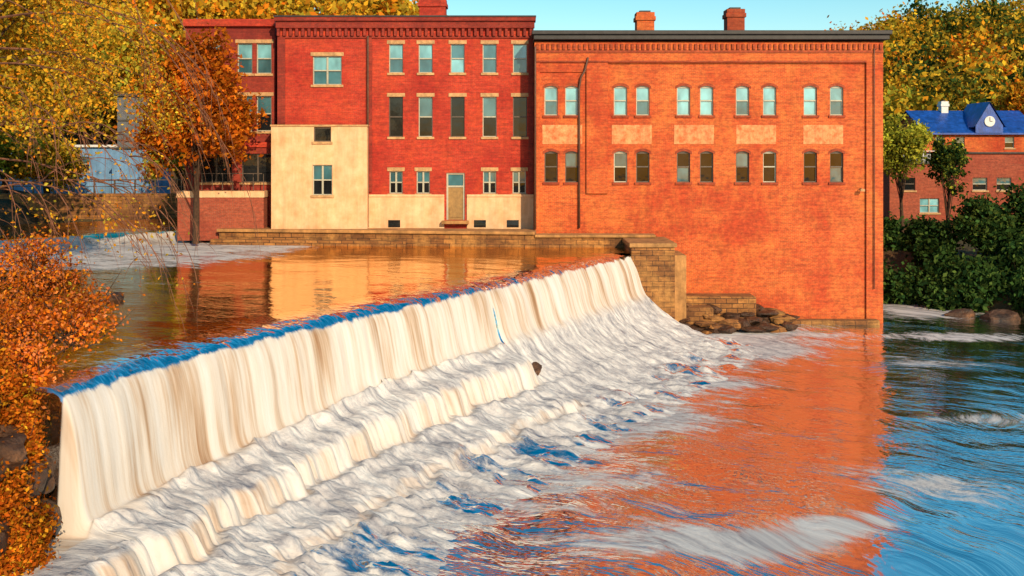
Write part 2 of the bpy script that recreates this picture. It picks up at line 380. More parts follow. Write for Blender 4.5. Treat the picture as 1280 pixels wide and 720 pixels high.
def weir():
    t=np.linspace(-2,22,160); P=[(-12,4.98),(-1,4.98),(-.4,4.95),(0,4.87),(.5,4.66),(1.0,4.56),(2,4.48),(3.5,4.40)]
    kk=np.linspace(0,len(P)-1,45); P=np.array(P); u=np.interp(kk,range(len(P)),P[:,0]); z=np.interp(kk,range(len(P)),P[:,1])
    T,U=np.meshgrid(t,u,indexing='ij'); Zz=z[None]+0*T
    U=U+ss(-1,0,U)*(fbm(T*.5,U*.1,71)-.5)*1.8
    Zz=Zz+ss(-.5,.3,U)*(fbm(T*1.2,U,72)-.5)*.18
    x=WA[0]+WD[0]*T+WN[0]*U; y=WA[1]+WD[1]*T+WN[1]*U
    f=ss(-.6,.5,U)*.8+.1
    npmesh('weir_rapids',np.stack([x,y,Zz],-1).reshape(-1,3),gridq(len(t),len(u))[:,::-1],M['water'],smooth=True,
      attrs={'foam':f,'fall':.5*ss(-.3,.3,U),'rough':.4+0*f,'warm':1+0*f},uv=np.stack([U,T],-1).reshape(-1,2))
weir()
# ---------------------------------------------------------------- rocks
def rock(name,loc,size,seed,parent=None,mat='rock',sub=3):
    bpy.ops.mesh.primitive_ico_sphere_add(subdivisions=sub+1,radius=1)
    ob=bpy.context.object; ob.name=name; me=ob.data
    co=np.empty(len(me.vertices)*3); me.vertices.foreach_get('co',co); co=co.reshape(-1,3)
    rr=np.random.default_rng(seed)
    for _ in range(9):
        d=rr.normal(size=3); d/=np.linalg.norm(d); k=.45+.35*rr.random(); pr=co@d; ex=np.clip(pr-k,0,None); co=co-ex[:,None]*d*.95
    n=fbm(co[:,0]*2.4+seed*5+co[:,2],co[:,1]*2.4+co[:,2]*1.7,seed,4)
    co=co*(0.95+.45*n)[:,None]
    co=co*np.array(size)+np.array(loc); me.vertices.foreach_set('co',co.ravel()); me.update()
    me.materials.append(M[mat]); me.polygons.foreach_set('use_smooth',[False]*len(me.polygons))
    if parent: ob.parent=parent
    return ob
p=empty('boulder_pile')
for i in range(34):
    f=i/34; y=22.6-f*7
    rock('boulder',(-10.45+random.uniform(-.3,.3),y+random.uniform(-.3,.3),random.uniform(.4,4.0) if y>20.5 else random.uniform(.2,2.4)),(random.uniform(.35,.65),random.uniform(.45,.7),random.uniform(.28,.5)),i+1,p,sub=2)
rock('river_rock',(-4.5,31.4,1.15),(.3,.35,.18),32,sub=2); rock('river_rock',(.9,40.0,1.2),(.3,.35,.26),33,sub=2)
rock('river_rock',(X(145,36.5),36.5,ZU+.02),(.3,.25,.2),34,sub=2)
rock('river_rock',(26.5,61,0.1),(.9,.5,.4),35,sub=2); rock('river_rock',(28.5,60,0.1),(1.1,.6,.5),36,sub=2)
# ---------------------------------------------------------------- walls / abutments
p=empty('stone_retaining_wall')
mb=MB()
def wallseg(a,b,th,z0,z1):
    a=Vector(a);b=Vector(b); d=(b-a).normalized(); n=Vector((-d.y,d.x))*th
    pts=[a,b,b+n,a+n]; o=len(mb.v)
    mb.v+=[(q.x,q.y,z0) for q in pts]+[(q.x,q.y,z1) for q in pts]
    mb.f.extend([tuple(o+i for i in q) for q in ((0,3,2,1),(4,5,6,7),(0,1,5,4),(1,2,6,5),(2,3,7,6),(3,0,4,7))])
wallseg((-17.0,59.4),(1.3,57.2),2.0,2.5,5.15)
wallseg((1.3,57.2),(8.2,57.1),1.0,2.5,5.0)
wallseg((-17.4,58.9),(-6.0,57.6),.6,2.5,4.75)
mb.build('wall_face',M['stone'],p,bevel=.04)
mb=MB(); wallseg((-17.1,59.25),(1.25,57.05),2.1,5.155,5.33); wallseg((1.28,57.05),(8.0,56.95),1.1,5.005,5.16)
mb.build('coping',M['concrete'],p,bevel=.03)
p=empty('stone_abutment')
mb=MB(); mb.box(6.25,8.55,53.7,58.05,-1,4.75); mb.build('block',M['stone'],p,bevel=.06)
mb=MB(); mb.box(6.15,8.65,53.6,58.0,4.755,4.98); mb.box(8.56,9.4,55.2,58.1,-1,4.2); mb.build('cap',M['concrete'],p,bevel=.04)
p=empty('stone_footing_ledge')
mb=MB(); mb.box(8.56,13.6,56.9,58.25,-1,1.75); mb.box(8.2,11.0,55.8,56.89,-1,1.3); mb.box(13.61,20.8,57.8,58.3,-1,.3)
mb.build('steps',M['stone'],p,bevel=.12)
for i in range(90):
    x=random.uniform(7.0,15.5); y=55.2+random.uniform(-1.3,1.6)+ (x-7)*.2
    h=random.uniform(.0,2.1)*(1-(x-7)*.08)*ss(53.6,57.5,y)
    rock('ledge_rock',(x,min(y,57.9),float(h)),(random.uniform(.35,.8),random.uniform(.3,.55),random.uniform(.16,.32)),50+i,p,sub=2,mat='rock' if i%3 else 'stone')
# ---------------------------------------------------------------- buildings
def wall(mb,x0,x1,z0,z1,Y,ops,depth=.3,back=.45):
    xs=sorted({x0,x1,*[o[0] for o in ops],*[o[1] for o in ops]}); zs=sorted({z0,z1,*[o[2] for o in ops],*[o[3] for o in ops]})
    for i in range(len(xs)-1):
        for j in range(len(zs)-1):
            cx=(xs[i]+xs[i+1])/2; cz=(zs[j]+zs[j+1])/2
            if any(o[0]<cx<o[1] and o[2]<cz<o[3] for o in ops): continue
            mb.poly([(xs[i],Y,zs[j]),(xs[i+1],Y,zs[j]),(xs[i+1],Y,zs[j+1]),(xs[i],Y,zs[j+1])])
    for a,b,c,d in ops:
        e=Y+depth
        mb.poly([(a,Y,c),(a,Y,d),(a,e,d),(a,e,c)]); mb.poly([(b,Y,c),(b,e,c),(b,e,d),(b,Y,d)])
        mb.poly([(a,Y,c),(a,e,c),(b,e,c),(b,Y,c)]); mb.poly([(a,Y,d),(b,Y,d),(b,e,d),(a,e,d)])
    e=Y+back
    mb.poly([(x0,Y,z0),(x0,Y,z1),(x0,e,z1),(x0,e,z0)]); mb.poly([(x1,Y,z0),(x1,e,z0),(x1,e,z1),(x1,Y,z1)])
    mb.poly([(x0,Y,z1),(x1,Y,z1),(x1,e,z1),(x0,e,z1)])
class Win:
    def __init__(s): s.fr=MB(); s.fd=MB(); s.g={'gl_l':MB(),'gl_m':MB(),'gl_d':MB()}; s.sill=MB(); s.lint=MB()
    def add(s,a,b,c,d,Y,top='gl_m',bot='gl_d',dark=False,vert=False,sill=True,arch=0,lintel=False,rail=True,hood=None,t=.06):
        f=s.fd if dark else s.fr; y0=Y+.12;y1=Y+.19
        f.box(a,a+t,y0,y1,c,d); f.box(b-t,b,y0,y1,c,d); f.box(a+t,b-t,y0,y1,c,c+t); f.box(a+t,b-t,y0,y1,d-t-arch,d-.001)
        m=(c+d)/2
        if rail: f.box(a+t,b-t,y0-.02,y1-.01,m-.035,m+.035)
        if vert:
            x=(a+b)/2; f.box(x-.05,x+.05,y0-.03,y1-.02,c+t,d-t)
        gy=Y+.165
        s.g[top].poly([(a+.01,gy,m),(b-.01,gy,m),(b-.01,gy,d-.01),(a+.01,gy,d-.01)])
        s.g[bot].poly([(a+.01,gy+.03,c),(b-.01,gy+.03,c),(b-.01,gy+.03,m),(a+.01,gy+.03,m)])
        if sill: s.sill.box(a-.1,b+.1,Y-.09,Y+.115,c-.14,c-.002)
        if lintel: s.lint.box(a-.12,b+.12,Y-.035,Y+.05,d+.003,d+.22)
    def build(s,p,sillm='sandstone',lintm='sandstone'):
        s.fr.build('window_frames',M['frame'],p); s.fd.build('dark_window_frames',M['frame_d'],p)
        for k,m in s.g.items(): m.build('glass_'+k[-1],M[k],p)
        s.sill.build('sills',M[sillm],p,bevel=.01); s.lint.build('lintels',M[lintm],p,bevel=.01)
def archfill(mb,a,b,d,rise,Y):
    n=8; xcn=(a+b)/2; w=(b-a)/2
    for i in range(n):
        x0=a+(b-a)*i/n; x1=a+(b-a)*(i+1)/n; z=lambda x:d-rise*((x-xcn)/w)**2
        mb.poly([(x0,Y,z(x0)),(x1,Y,z(x1)),(x1,Y,d),(x0,Y,d)])
        mb.poly([(x0,Y,z(x0)),(x0,Y+.2,z(x0)),(x1,Y+.2,z(x1)),(x1,Y,z(x1))])
def archhood(mb,a,b,d,rise,Y,th=.16):
    n=10; xcn=(a+b)/2; w=(b-a)/2; a2=a-.10; b2=b+.10
    z=lambda x:d-rise*((x-xcn)/w)**2
    for i in range(n):
        x0=a2+(b2-a2)*i/n; x1=a2+(b2-a2)*(i+1)/n; y=Y-.02
        q=[(x0,z(x0)+.004),(x1,z(x1)+.004),(x1,z(x1)+th),(x0,z(x0)+th)]
        mb.poly([(p[0],y,p[1]) for p in q])
        mb.poly([(q[0][0],y,q[0][1]),(q[0][0],Y+.01,q[0][1]),(q[1][0],Y+.01,q[1][1]),(q[1][0],y,q[1][1])])
        mb.poly([(q[3][0],y,q[3][1]),(q[2][0],y,q[2][1]),(q[2][0],Y+.01,q[2][1]),(q[3][0],Y+.01,q[3][1])])
def chimney(x0,x1,y0,y1,z0,z1,mat,p):
    mb=MB(); mb.box(x0,x1,y0,y1,z0,z1-.5); mb.box(x0-.08,x1+.08,y0-.08,y1+.08,z1-.499,z1-.25); mb.box(x0-.02,x1+.02,y0-.02,y1+.02,z1-.249,z1)
    mb.build('chimney',M[mat],p,bevel=.02)
    m2=MB(); m2.box(x0+.2,x1-.2,y0+.2,y1-.2,z1,z1+.12); m2.build('chimney_flue',M['roofgrey'],p)
# --- mill (right)
Y=58.2; YR=58.36; p=empty('brick_mill_building')
x0,x1=X(668,Y),X(1104,Y); zt=Z(52,Y)
cols=[689,715,776,804,855,884,929,963,1014,1047]
ops=[];w=Win(); arch=MB(); hood=MB()
ww=.76
for i,c in enumerate(cols):
    cx=X(c,Y)
    a,b=cx-ww/2,cx+ww/2
    for r,(t_,b_) in enumerate(((107,144),(189,228))):
        zc,zd=Z(b_,Y),Z(t_,Y); ops.append((a,b,zc,zd))
        rs=.12
        if r==0: w.add(a,b,zc,zd,YR,'gl_l','gl_l' if i%3 else 'gl_m',arch=.07)
        else: w.add(a,b,zc,zd,YR,'gl_m' if i in(1,2,6) else 'gl_d','gl_m' if i in (4,9) else 'gl_d',dark=i not in(2,7),arch=.07)
        archfill(arch,a,b,zd,rs,YR+.001); archhood(hood,a,b,zd,rs,YR)
mb=MB(); wall(mb,x0,x1,-1.5,zt,YR,ops)
mb.box(x0+.01,x1-.01,YR+.46,YR+16,-1.5,zt-.3)
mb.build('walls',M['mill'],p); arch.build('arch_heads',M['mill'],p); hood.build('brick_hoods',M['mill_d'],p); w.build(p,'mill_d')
mb=MB()
fz=Z(78,Y)
mb.box(x0,x1,Y,YR+.02,fz,zt-.01)
mb.box(X(1083,Y),x1,Y-.001,YR+.02,-1.5,fz-.002)
mb.box(x0,X(675,Y),Y,YR+.02,4.2,fz-.002)
mb.box(X(733,Y),X(760,Y),Y,YR+.02,Z(242,Y),fz-.002)
mb.box(X(675,Y)+.002,X(733,Y)-.002,Y+.06,YR+.02,Z(90,Y),fz-.002)
mb.build('piers_and_frieze',M['mill'],p,bevel=.015)
mb=MB()
xx=x0+.1
while xx<x1-.2:
    mb.box(xx,xx+.14,Y-.10,Y-.002,Z(62,Y),Z(55,Y)); xx+=.30
mb.box(x0,x1,Y-.06,Y-.003,Z(66,Y),Z(63,Y)); mb.box(x0,X(1083,Y),Y-.05,Y-.003,fz,fz+.09)
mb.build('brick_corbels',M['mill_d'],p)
mb=MB(); mb.box(x0-.05,x1+.25,Y-.35,YR+16.3,Z(50,Y),Z(44,Y)); mb.box(x0-.15,x1+.35,Y-.5,YR+16.5,Z(44,Y)+.002,Z(39,Y))
mb.build('roof_cornice',M['black'],p,bevel=.03)
mb=MB()
for c in (703,790,868,946,1030): mb.box(X(c-25,Y),X(c+25,Y),YR-.02,YR+.01,Z(180,Y),Z(156,Y))
mb.build('faded_sign_panels',M['faded'],p,bevel=.01)
mb=MB(); mb.tube([(X(735,Y),Y-.1,Z(72,Y)),(X(731,Y),Y-.12,Z(88,Y)),(X(726,Y),Y-.05,Z(97,Y)),(X(724,Y),YR-.12,Z(110,Y)),(X(724,Y),YR-.12,Z(285,Y))],[.06]*5,8)
mb.tube([(x0+.05,Y-.12,zt-.3),(x0+.05,Y-.12,5.4)],[.06]*2,8)
mb.tube([(X(1092,Y),Y-.1,zt-.4),(X(1092,Y),Y-.1,2)],[.03]*2,6)
mb.build('downpipes',M['pipe'],p,smooth=True)
mb=MB(); mb.tube([(X(1076,Y),YR-.01,Z(236,Y)),(X(1076,Y),YR-.35,Z(235,Y))],[.03,.03]); mb.box(X(1076,Y)-.12,X(1076,Y)+.12,YR-.5,YR-.3,Z(239,Y),Z(236,Y))
mb.build('wall_lamp',M['sandstone'],p)
chimney(X(796,Y+3),X(818,Y+3),Y+3,Y+4,15.5,Z(15,Y+3),'mill',p)
chimney(X(909,Y+3),X(931,Y+3),Y+3,Y+4,15.5,Z(11,Y+3),'mill_d',p)
# --- middle building
Y=60.0; p=empty('brick_commercial_building'); x0,xm,x1=X(347,Y),X(460,Y),X(667,Y); zt=Z(24,Y)
ops=[];w=Win()
def op(c,wd_,t_,b_,**k):
    cx=X(c,Y); a,b=cx-wd_/2,cx+wd_/2; q=(a,b,Z(b_,Y),Z(t_,Y)); ops.append(q); w.add(*q,Y,**k)
for i,c in enumerate((495,532,572,612,650)):
    op(c,.82,55,91,top='gl_l' if i in(0,1,4) else 'gl_m',bot='gl_m' if i!=2 else 'gl_l',lintel=True,t=.05)
    op(c,.82,121,171,top='gl_m' if i in(1,3) else 'gl_d',bot='gl_d',lintel=True,dark=(i%2==0),t=.05)
for c in (495,529,612,649): op(c,.78,214,242,top='gl_m',bot='gl_d',lintel=True,vert=True)
op(409,1.7,70,106,top='gl_l',bot='gl_m',vert=True,lintel=True)
dq=(X(558,Y),X(581,Y),Z(275,Y),Z(216,Y)); ops.append(dq)
mb=MB(); wall(mb,x0,x1,4.6,zt,Y,ops); mb.box(x0+.01,x1-.01,Y+.46,Y+14,4.4,zt-.5); mb.build('walls',M['red'],p); w.build(p)
a,b,c,d=dq
mb=MB(); mb.box(a,a+.1,Y+.1,Y+.25,c,d); mb.box(b-.1,b,Y+.1,Y+.25,c,d); mb.box(a+.1,b-.1,Y+.1,Y+.25,d-.1,d); mb.box(a+.1,b-.1,Y+.1,Y+.25,d-.85,d-.75); mb.build('door_frame',M['frame'],p)
mb=MB(); mb.box(a+.1,b-.1,Y+.16,Y+.24,c,d-.85); mb.box(a+.2,b-.2,Y+.12,Y+.159,c+.15,c+.75); mb.build('door',M['door'],p)
mb=MB(); mb.box(a+.1,b-.1,Y+.18,Y+.2,d-.75,d-.1); mb.build('transom_glass',M['gl_m'],p)
mb=MB(); mb.box(a-.25,b+.25,Y-.5,Y-.001,c-.2,c-.02); mb.build('door_step',M['concrete'],p)
mb=MB(); z0=4.7; zb=Z(246,Y)
mb.box(xm,a-.12,Y-.08,Y-.003,z0,zb); mb.box(b+.12,x1,Y-.08,Y-.003,z0,zb)
mb.box(xm,a-.12,Y-.14,Y-.004,zb+.001,zb+.14); mb.box(b+.12,x1,Y-.14,Y-.004,zb+.001,zb+.14)
mb.build('stone_base',M['cream'],p,bevel=.02)
mb=MB()
for c in (493,600,641): mb.box(X(c,Y)-.35,X(c,Y)+.35,Y-.10,Y-.082,Z(284,Y),Z(275,Y))
mb.build('basement_vents',M['gl_d'],p)
mb=MB()
mb.box(x0-.05,x1+.05,Y-.3,Y-.001,zt-.55,zt-.15)
mb.box(x0-.12,x1+.12,Y-.45,Y+.5,zt-.149,zt+.08)
xx=x0
while xx<x1-.15:
    mb.box(xx,xx+.16,Y-.24,Y-.002,zt-1.0,zt-.551); xx+=.36
mb.box(x0,x1,Y-.1,Y-.002,zt-1.12,zt-1.001)
mb.box(x0,x0+.45,Y-.1,Y-.002,Z(155,Y),zt-1.121); mb.box(xm-.1,xm+.25,Y-.1,Y-.002,Z(240,Y),zt-1.121); mb.box(x1-.3,x1,Y-.1,Y-.002,Z(240,Y),zt-1.121)
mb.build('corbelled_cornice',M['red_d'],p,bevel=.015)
mb=MB(); mb.box(x0-.14,x1+.14,Y-.5,Y+.55,zt+.082,zt+.16); mb.box(x0,x1,Y+.6,Y+14,zt-.49,zt-.3); mb.build('roof',M['black'],p)
mb=MB(); mb.tube([(xm+.02,Y-.18,zt-1),(xm+.02,Y-.18,5.4)],[.055]*2,8); mb.build('downpipe',M['pipe'],p,smooth=True)
chimney(X(524,Y+2),X(557,Y+2),Y+2,Y+3.1,16.5,Z(-2,Y+2),'red',p)
Y=59.3; ax0,ax1=X(339,Y),X(459,Y); za=Z(158,Y); ops=[]; w=Win()
op(403,1.15,206,244,top='gl_m',bot='gl_d',vert=True); op(403,1.0,159.5,177,top='gl_d',bot='gl_d',dark=True,rail=False)
ops[1]=(ops[1][0],ops[1][1],ops[1][2],za-.04)
mb=MB(); wall(mb,ax0,ax1,4.6,za,Y,ops,back=.65); mb.build('stucco_annex',M['cream'],p); w.build(p)
mb=MB(); mb.box(ax0-.05,ax1+.05,Y-.07,Y+.68,za+.002,za+.1); mb.build('annex_coping',M['sandstone'],p)
# --- left building
Y=61.0; p=empty('brick_shop_building'); x0,x1=X(232,Y),X(344,Y); zt=Z(26,Y); ops=[]; w=Win()
for c in (266,306,330):
    op(c,.9,54,92,top='gl_l',bot='gl_m',vert=False,lintel=True); op(c,.9,120,164,top='gl_m',bot='gl_d',lintel=True)
for c in (270,322): op(c,1.9,192,228,top='gl_d',bot='gl_d',dark=True,rail=False,vert=True)
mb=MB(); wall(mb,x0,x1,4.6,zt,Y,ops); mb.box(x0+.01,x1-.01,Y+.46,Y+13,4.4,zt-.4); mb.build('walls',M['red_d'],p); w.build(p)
mb=MB(); mb.box(x0-.1,x1-.001,Y-.25,Y+.3,zt-.35,zt+.08); mb.box(x0,x1,Y-.1,Y-.002,Z(184,Y),Z(178,Y)); mb.build('cornice',M['red'],p,bevel=.02)
mb=MB(); mb.box(x0-.1,x1-.4,Y-1.2,Y-.003,4.6,Z(246,Y)); mb.build('loading_plinth',M['brown'],p,bevel=.02)
mb=MB(); mb.box(x0-.15,x1-.35,Y-1.25,Y-.004,Z(246,Y)+.002,Z(238,Y)); mb.build('plinth_slab',M['cream'],p,bevel=.02)
mb=MB()
for i in range(9): mb.box(x0+.1+i*.6,x0+.14+i*.6,Y-1.15,Y-1.11,Z(238,Y),Z(238,Y)+1)
mb.box(x0,x1-.5,Y-1.16,Y-1.1,Z(238,Y)+1,Z(238,Y)+1.05); mb.build('railing',M['frame_d'],p)
# --- right side brick building
Y=84; p=empty('low_brick_building'); ops=[]; w=Win()
op(1162,1.6,248,266,top='gl_l',bot='gl_l',vert=True); op(1135,1.2,222,238,top='gl_d',bot='gl_d',dark=True); op(1225,1.2,222,238,top='gl_m',bot='gl_d'); op(1255,1.2,222,238,top='gl_m',bot='gl_d')
x0,x1=X(1112,Y),X(1330,Y)
mb=MB(); wall(mb,x0,x1,2.5,Z(205,Y),Y,ops); mb.box(x0+.01,x1-.01,Y+.46,Y+9,2.5,Z(207,Y)); mb.box(X(1190,Y),X(1330,Y),Y+1,Y+8.5,Z(206,Y),Z(192,Y)); mb.build('walls',M['brown'],p); w.build(p)
mb=MB(); mb.box(x0-.1,X(1190,Y)-.01,Y-.15,Y+9,Z(205,Y)+.01,Z(203,Y)); mb.box(X(1189,Y),X(1331,Y),Y+.8,Y+8.7,Z(192,Y)+.01,Z(190,Y)); mb.build('flat_roof',M['roofgrey'],p)
mb=MB(); 
for i in range(10): mb.box(x0+i*.55,x0+i*.55+.04,Y,Y+.04,Z(203,Y),Z(203,Y)+.9)
mb.box(x0,x0+5,Y,Y+.05,Z(203,Y)+.9,Z(203,Y)+.96); mb.build('roof_railing',M['white'],p)
mb=MB(); mb.box(x0+1,x0+2,Y+1,Y+2,Z(203,Y),Z(203,Y)+1); mb.box(x0+3,x0+3.8,Y+1,Y+2,Z(203,Y),Z(203,Y)+.7); mb.build('rooftop_units',M['metal'],p,bevel=.03)
# --- blue-roofed house
Y=98; p=empty('blue_roofed_house'); ops=[]; w=Win()
for c in (1175,1200,1262): op(c,.9,171,185,top='gl_m',bot='gl_d')
x0,x1=X(1152,Y),X(1300,Y); ze=Z(165,Y); zr=Z(136,Y)
mb=MB(); wall(mb,x0+.3,x1-.3,5,ze,Y,ops); mb.box(x0+.31,x1-.31,Y+.46,Y+8,5,ze)
mb.poly([(x0+.3,Y+.0,ze),(x0+.3,Y+8,ze),(x0+.3,Y+4,zr-.05)]); mb.poly([(x1-.3,Y,ze),(x1-.3,Y+4,zr-.05),(x1-.3,Y+8,ze)])
g0,g1=X(1216,Y),X(1250,Y); gm=(g0+g1)/2
mb.build('walls',M['mill'],p); w.build(p)
mb=MB()
for s,(ya,yb_) in enumerate(((Y-.5,Y+4),(Y+8.5,Y+4))):
    mb.poly([(x0,ya,ze-.1),(x1,ya,ze-.1),(x1-.0,yb_,zr),(x0+.0,yb_,zr)]); mb.poly([(x0,ya,ze-.25),(x0,yb_,zr-.15),(x1,yb_,zr-.15),(x1,ya,ze-.25)])
    mb.poly([(x0,ya,ze-.25),(x1,ya,ze-.25),(x1,ya,ze-.1),(x0,ya,ze-.1)])
mb.poly([(g0-.2,Y-.75,ze+.45),(gm,Y-.75,zr+.65),(gm,Y+4,zr+.65),(g0-.2,Y+4,ze+.45)]); mb.poly([(g1+.2,Y-.75,ze+.45),(g1+.2,Y+4,ze+.45),(gm,Y+4,zr+.65),(gm,Y-.75,zr+.65)])
mb.poly([(g0,Y-.6,ze-.1),(g1,Y-.6,ze-.1),(g1,Y-.6,ze+.6),(gm,Y-.6,zr+.5),(g0,Y-.6,ze+.6)])
mb.build('blue_roof',M['blueroof'],p)
mb=MB(); mb.tube([(gm,Y-.55,ze+1),(gm,Y-.72,ze+1)],[.5,.5],20); mb.build('gable_clock',M['white'],p)
mb=MB(); mb.box(gm-.03,gm+.03,Y-.74,Y-.721,ze+1,ze+1.4); mb.box(gm,gm+.25,Y-.74,Y-.721,ze+.97,ze+1.03); mb.build('clock_hands',M['black'],p)
chimney(X(1196,Y),X(1205,Y),Y+3.5,Y+4.3,zr-1,zr+.9,'white',p)
# --- left: pale blue warehouse, shed
Y=88; p=empty('pale_blue_warehouse'); ops=[]; w=Win()
for c in (20,60,100): op(c,1.6,196,214,top='gl_m',bot='gl_d')
x0,x1=X(-60,Y),X(150,Y)
mb=MB(); wall(mb,x0,x1,5,Z(184,Y),Y,ops); mb.box(x0+.01,x1-.01,Y+.46,Y+9,5,Z(185,Y)); mb.build('walls',M['bluewall'],p); w.build(p)
mb=MB(); mb.box(x0-.3,x1+.3,Y-.3,Y+9.2,Z(184,Y)+.005,Z(181,Y)); mb.build('roof',M['white'],p)
p=empty('corrugated_metal_shed'); mb=MB(); x0,x1=X(152,Y),X(193,Y); n=44
for i in range(n):
    a=x0+(x1-x0)*i/n; mb.box(a,a+(x1-x0)/n*.55,Y-.95,Y-.9,5,Z(122,Y))
mb.box(x0,x1,Y-.9,Y+4,5,Z(121,Y)); mb.build('walls',M['metal'],p)
mb=MB(); mb.box(x0-.2,x1+.2,Y-1.2,Y+4.2,Z(121,Y)+.005,Z(118,Y)); mb.box(x0-.02,x1+.02,Y-1.0,Y-.951,Z(152,Y),Z(150,Y)); mb.build('roof',M['roofgrey'],p)
Y=84; p=empty('blue_tarp_shed'); mb=MB(); mb.box(X(140,Y),X(198,Y),Y,Y+3,5,Z(186,Y)); mb.build('walls',M['bluewall'],p); mb=MB(); mb.box(X(138,Y),X(200,Y),Y-.2,Y+3.2,Z(186,Y)+.004,Z(184,Y)); mb.build('roof',M['roofgrey'],p)
p=empty('river_bank_wall'); mb=MB(); mb.box(-52,-18.5,77.6,78.3,3,6.7); mb.build('masonry',M['stone'],p,bevel=.05)
mb=MB(); 
for i in range(22): mb.box(-52+i*1.55,-51.9+i*1.55,77.9,78.0,6.7,7.7)
mb.box(-52,-18.5,77.9,77.98,7.7,7.78); mb.box(-52,-18.5,77.9,77.98,7.2,7.25); mb.build('guard_rail',M['frame_d'],p)
# ---------------------------------------------------------------- foliage
def leafquads(cent,size,rg,flat=0.0):
    n=len(cent); a=rg.normal(size=(n,3)); a/=np.linalg.norm(a,axis=1)[:,None]
    b=rg.normal(size=(n,3)); b-= (b*a).sum(1)[:,None]*a; b/=np.linalg.norm(b,axis=1)[:,None]
    s=size*(.6+.8*rg.random(n))[:,None]
    v=np.stack([cent+a*s,cent+b*s*.6,cent-a*s,cent-b*s*.6],1).reshape(-1,3)
    return v,np.arange(n*4).reshape(-1,4)
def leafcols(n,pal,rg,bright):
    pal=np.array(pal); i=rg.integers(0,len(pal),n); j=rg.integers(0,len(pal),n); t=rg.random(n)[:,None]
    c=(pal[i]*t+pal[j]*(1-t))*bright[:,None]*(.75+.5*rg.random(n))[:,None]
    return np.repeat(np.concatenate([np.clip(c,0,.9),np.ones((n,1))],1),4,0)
YEL=[(.88,.48,.03),(.74,.46,.04),(.52,.42,.04),(.88,.36,.02),(.46,.36,.04)]
ORG=[(.78,.20,.012),(.85,.30,.02),(.58,.12,.012),(.70,.15,.012)]
RUS=[(.62,.14,.015),(.72,.22,.02),(.42,.09,.012),(.34,.12,.02)]
GRN=[(.05,.11,.025),(.09,.15,.03),(.03,.07,.02),(.14,.17,.03)]
LIM=[(.50,.52,.05),(.34,.40,.05),(.56,.48,.05)]
DGR=[(.025,.07,.02),(.05,.11,.025),(.016,.045,.015),(.09,.14,.03)]
def tree(name,base,H,R,pal,nleaf=9000,ls=.09,seed=1,tr=.2,cz=.62,rz=.42,limbs=26,bark='bark',clump=.16,subs=3,lo=.45):
    rg=np.random.default_rng(seed); p=empty(name); base=np.array(base,float)
    C=base+np.array([0,0,H*cz]); rad=np.array([R,R,H*rz]); mb=MB(); tips=[]
    top=base+np.array([rg.normal()*.2,rg.normal()*.2,H*.86])
    tp=[base*(1-t)+top*t+np.array([math.sin(t*5+seed),math.cos(t*4),0])*.03*H*.4*t for t in np.linspace(0,1,8)]
    tp[0][2]-=.4
    mb.tube(tp,[tr*(1-.85*t) for t in np.linspace(0,1,8)],8)
    for i in range(limbs):
        f=.22+.7*rg.random(); s=base*(1-f*.86)+np.array(top)*f*.86
        d=rg.normal(size=3); d/=np.linalg.norm(d); d[2]=abs(d[2])*1.1-.35
        e=C+d*rad*(.72+.3*rg.random()); 
        m=(s+e)/2+np.array([0,0,.06*H])+rg.normal(size=3)*.04*R
        r0=tr*.35*(1-f*.6); mb.tube([s,(s+m)/2+rg.normal(size=3)*.02*R,m,(m+e)/2+np.array([0,0,.02*H]),e],[r0,r0*.75,r0*.5,r0*.3,r0*.1],5)
        tips+= [e,(m+e)/2]
        for k in range(subs):
            q=m*(1-k/subs)+e*(k/subs); e2=q+rg.normal(size=3)*R*.28
            mb.tube([q,(q+e2)/2+rg.normal(size=3)*.03*R,e2],[r0*.35,r0*.2,r0*.06],4); tips.append(e2)
    mb.build('trunk_and_limbs',M[bark],p,smooth=True)
    tips=np.array(tips); nt_=len(tips); cb=lo+(1.3-lo)*rg.random(nt_); w_=rg.random(nt_)+.3; w_/=w_.sum()
    i=rg.choice(nt_,nleaf,p=w_); off=rg.normal(size=(nleaf,3))*R*clump*np.array([1,1,.75]); c=tips[i]+off
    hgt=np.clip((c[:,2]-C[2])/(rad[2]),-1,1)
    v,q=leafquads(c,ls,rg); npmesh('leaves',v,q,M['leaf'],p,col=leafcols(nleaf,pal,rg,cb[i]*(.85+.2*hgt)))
    return p
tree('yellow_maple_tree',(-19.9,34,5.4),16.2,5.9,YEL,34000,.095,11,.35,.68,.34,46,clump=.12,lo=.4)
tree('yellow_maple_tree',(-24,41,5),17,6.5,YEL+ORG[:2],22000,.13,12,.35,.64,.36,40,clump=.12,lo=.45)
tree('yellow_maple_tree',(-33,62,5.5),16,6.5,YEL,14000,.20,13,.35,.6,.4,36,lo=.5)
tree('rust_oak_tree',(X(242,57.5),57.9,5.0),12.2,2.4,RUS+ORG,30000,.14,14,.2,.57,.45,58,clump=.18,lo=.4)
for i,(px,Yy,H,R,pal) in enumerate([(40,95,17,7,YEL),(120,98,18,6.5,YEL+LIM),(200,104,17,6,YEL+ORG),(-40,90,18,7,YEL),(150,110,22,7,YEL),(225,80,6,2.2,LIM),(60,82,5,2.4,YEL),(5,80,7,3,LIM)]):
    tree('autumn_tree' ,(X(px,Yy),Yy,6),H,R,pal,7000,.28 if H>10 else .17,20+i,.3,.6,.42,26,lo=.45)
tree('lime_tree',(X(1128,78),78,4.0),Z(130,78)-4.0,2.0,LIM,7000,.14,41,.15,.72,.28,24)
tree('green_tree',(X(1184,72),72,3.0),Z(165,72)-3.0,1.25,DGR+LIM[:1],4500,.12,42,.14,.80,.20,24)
tree('autumn_tree',(X(1285,105),105,9),9,2.6,ORG+YEL,5000,.2,43,.2)
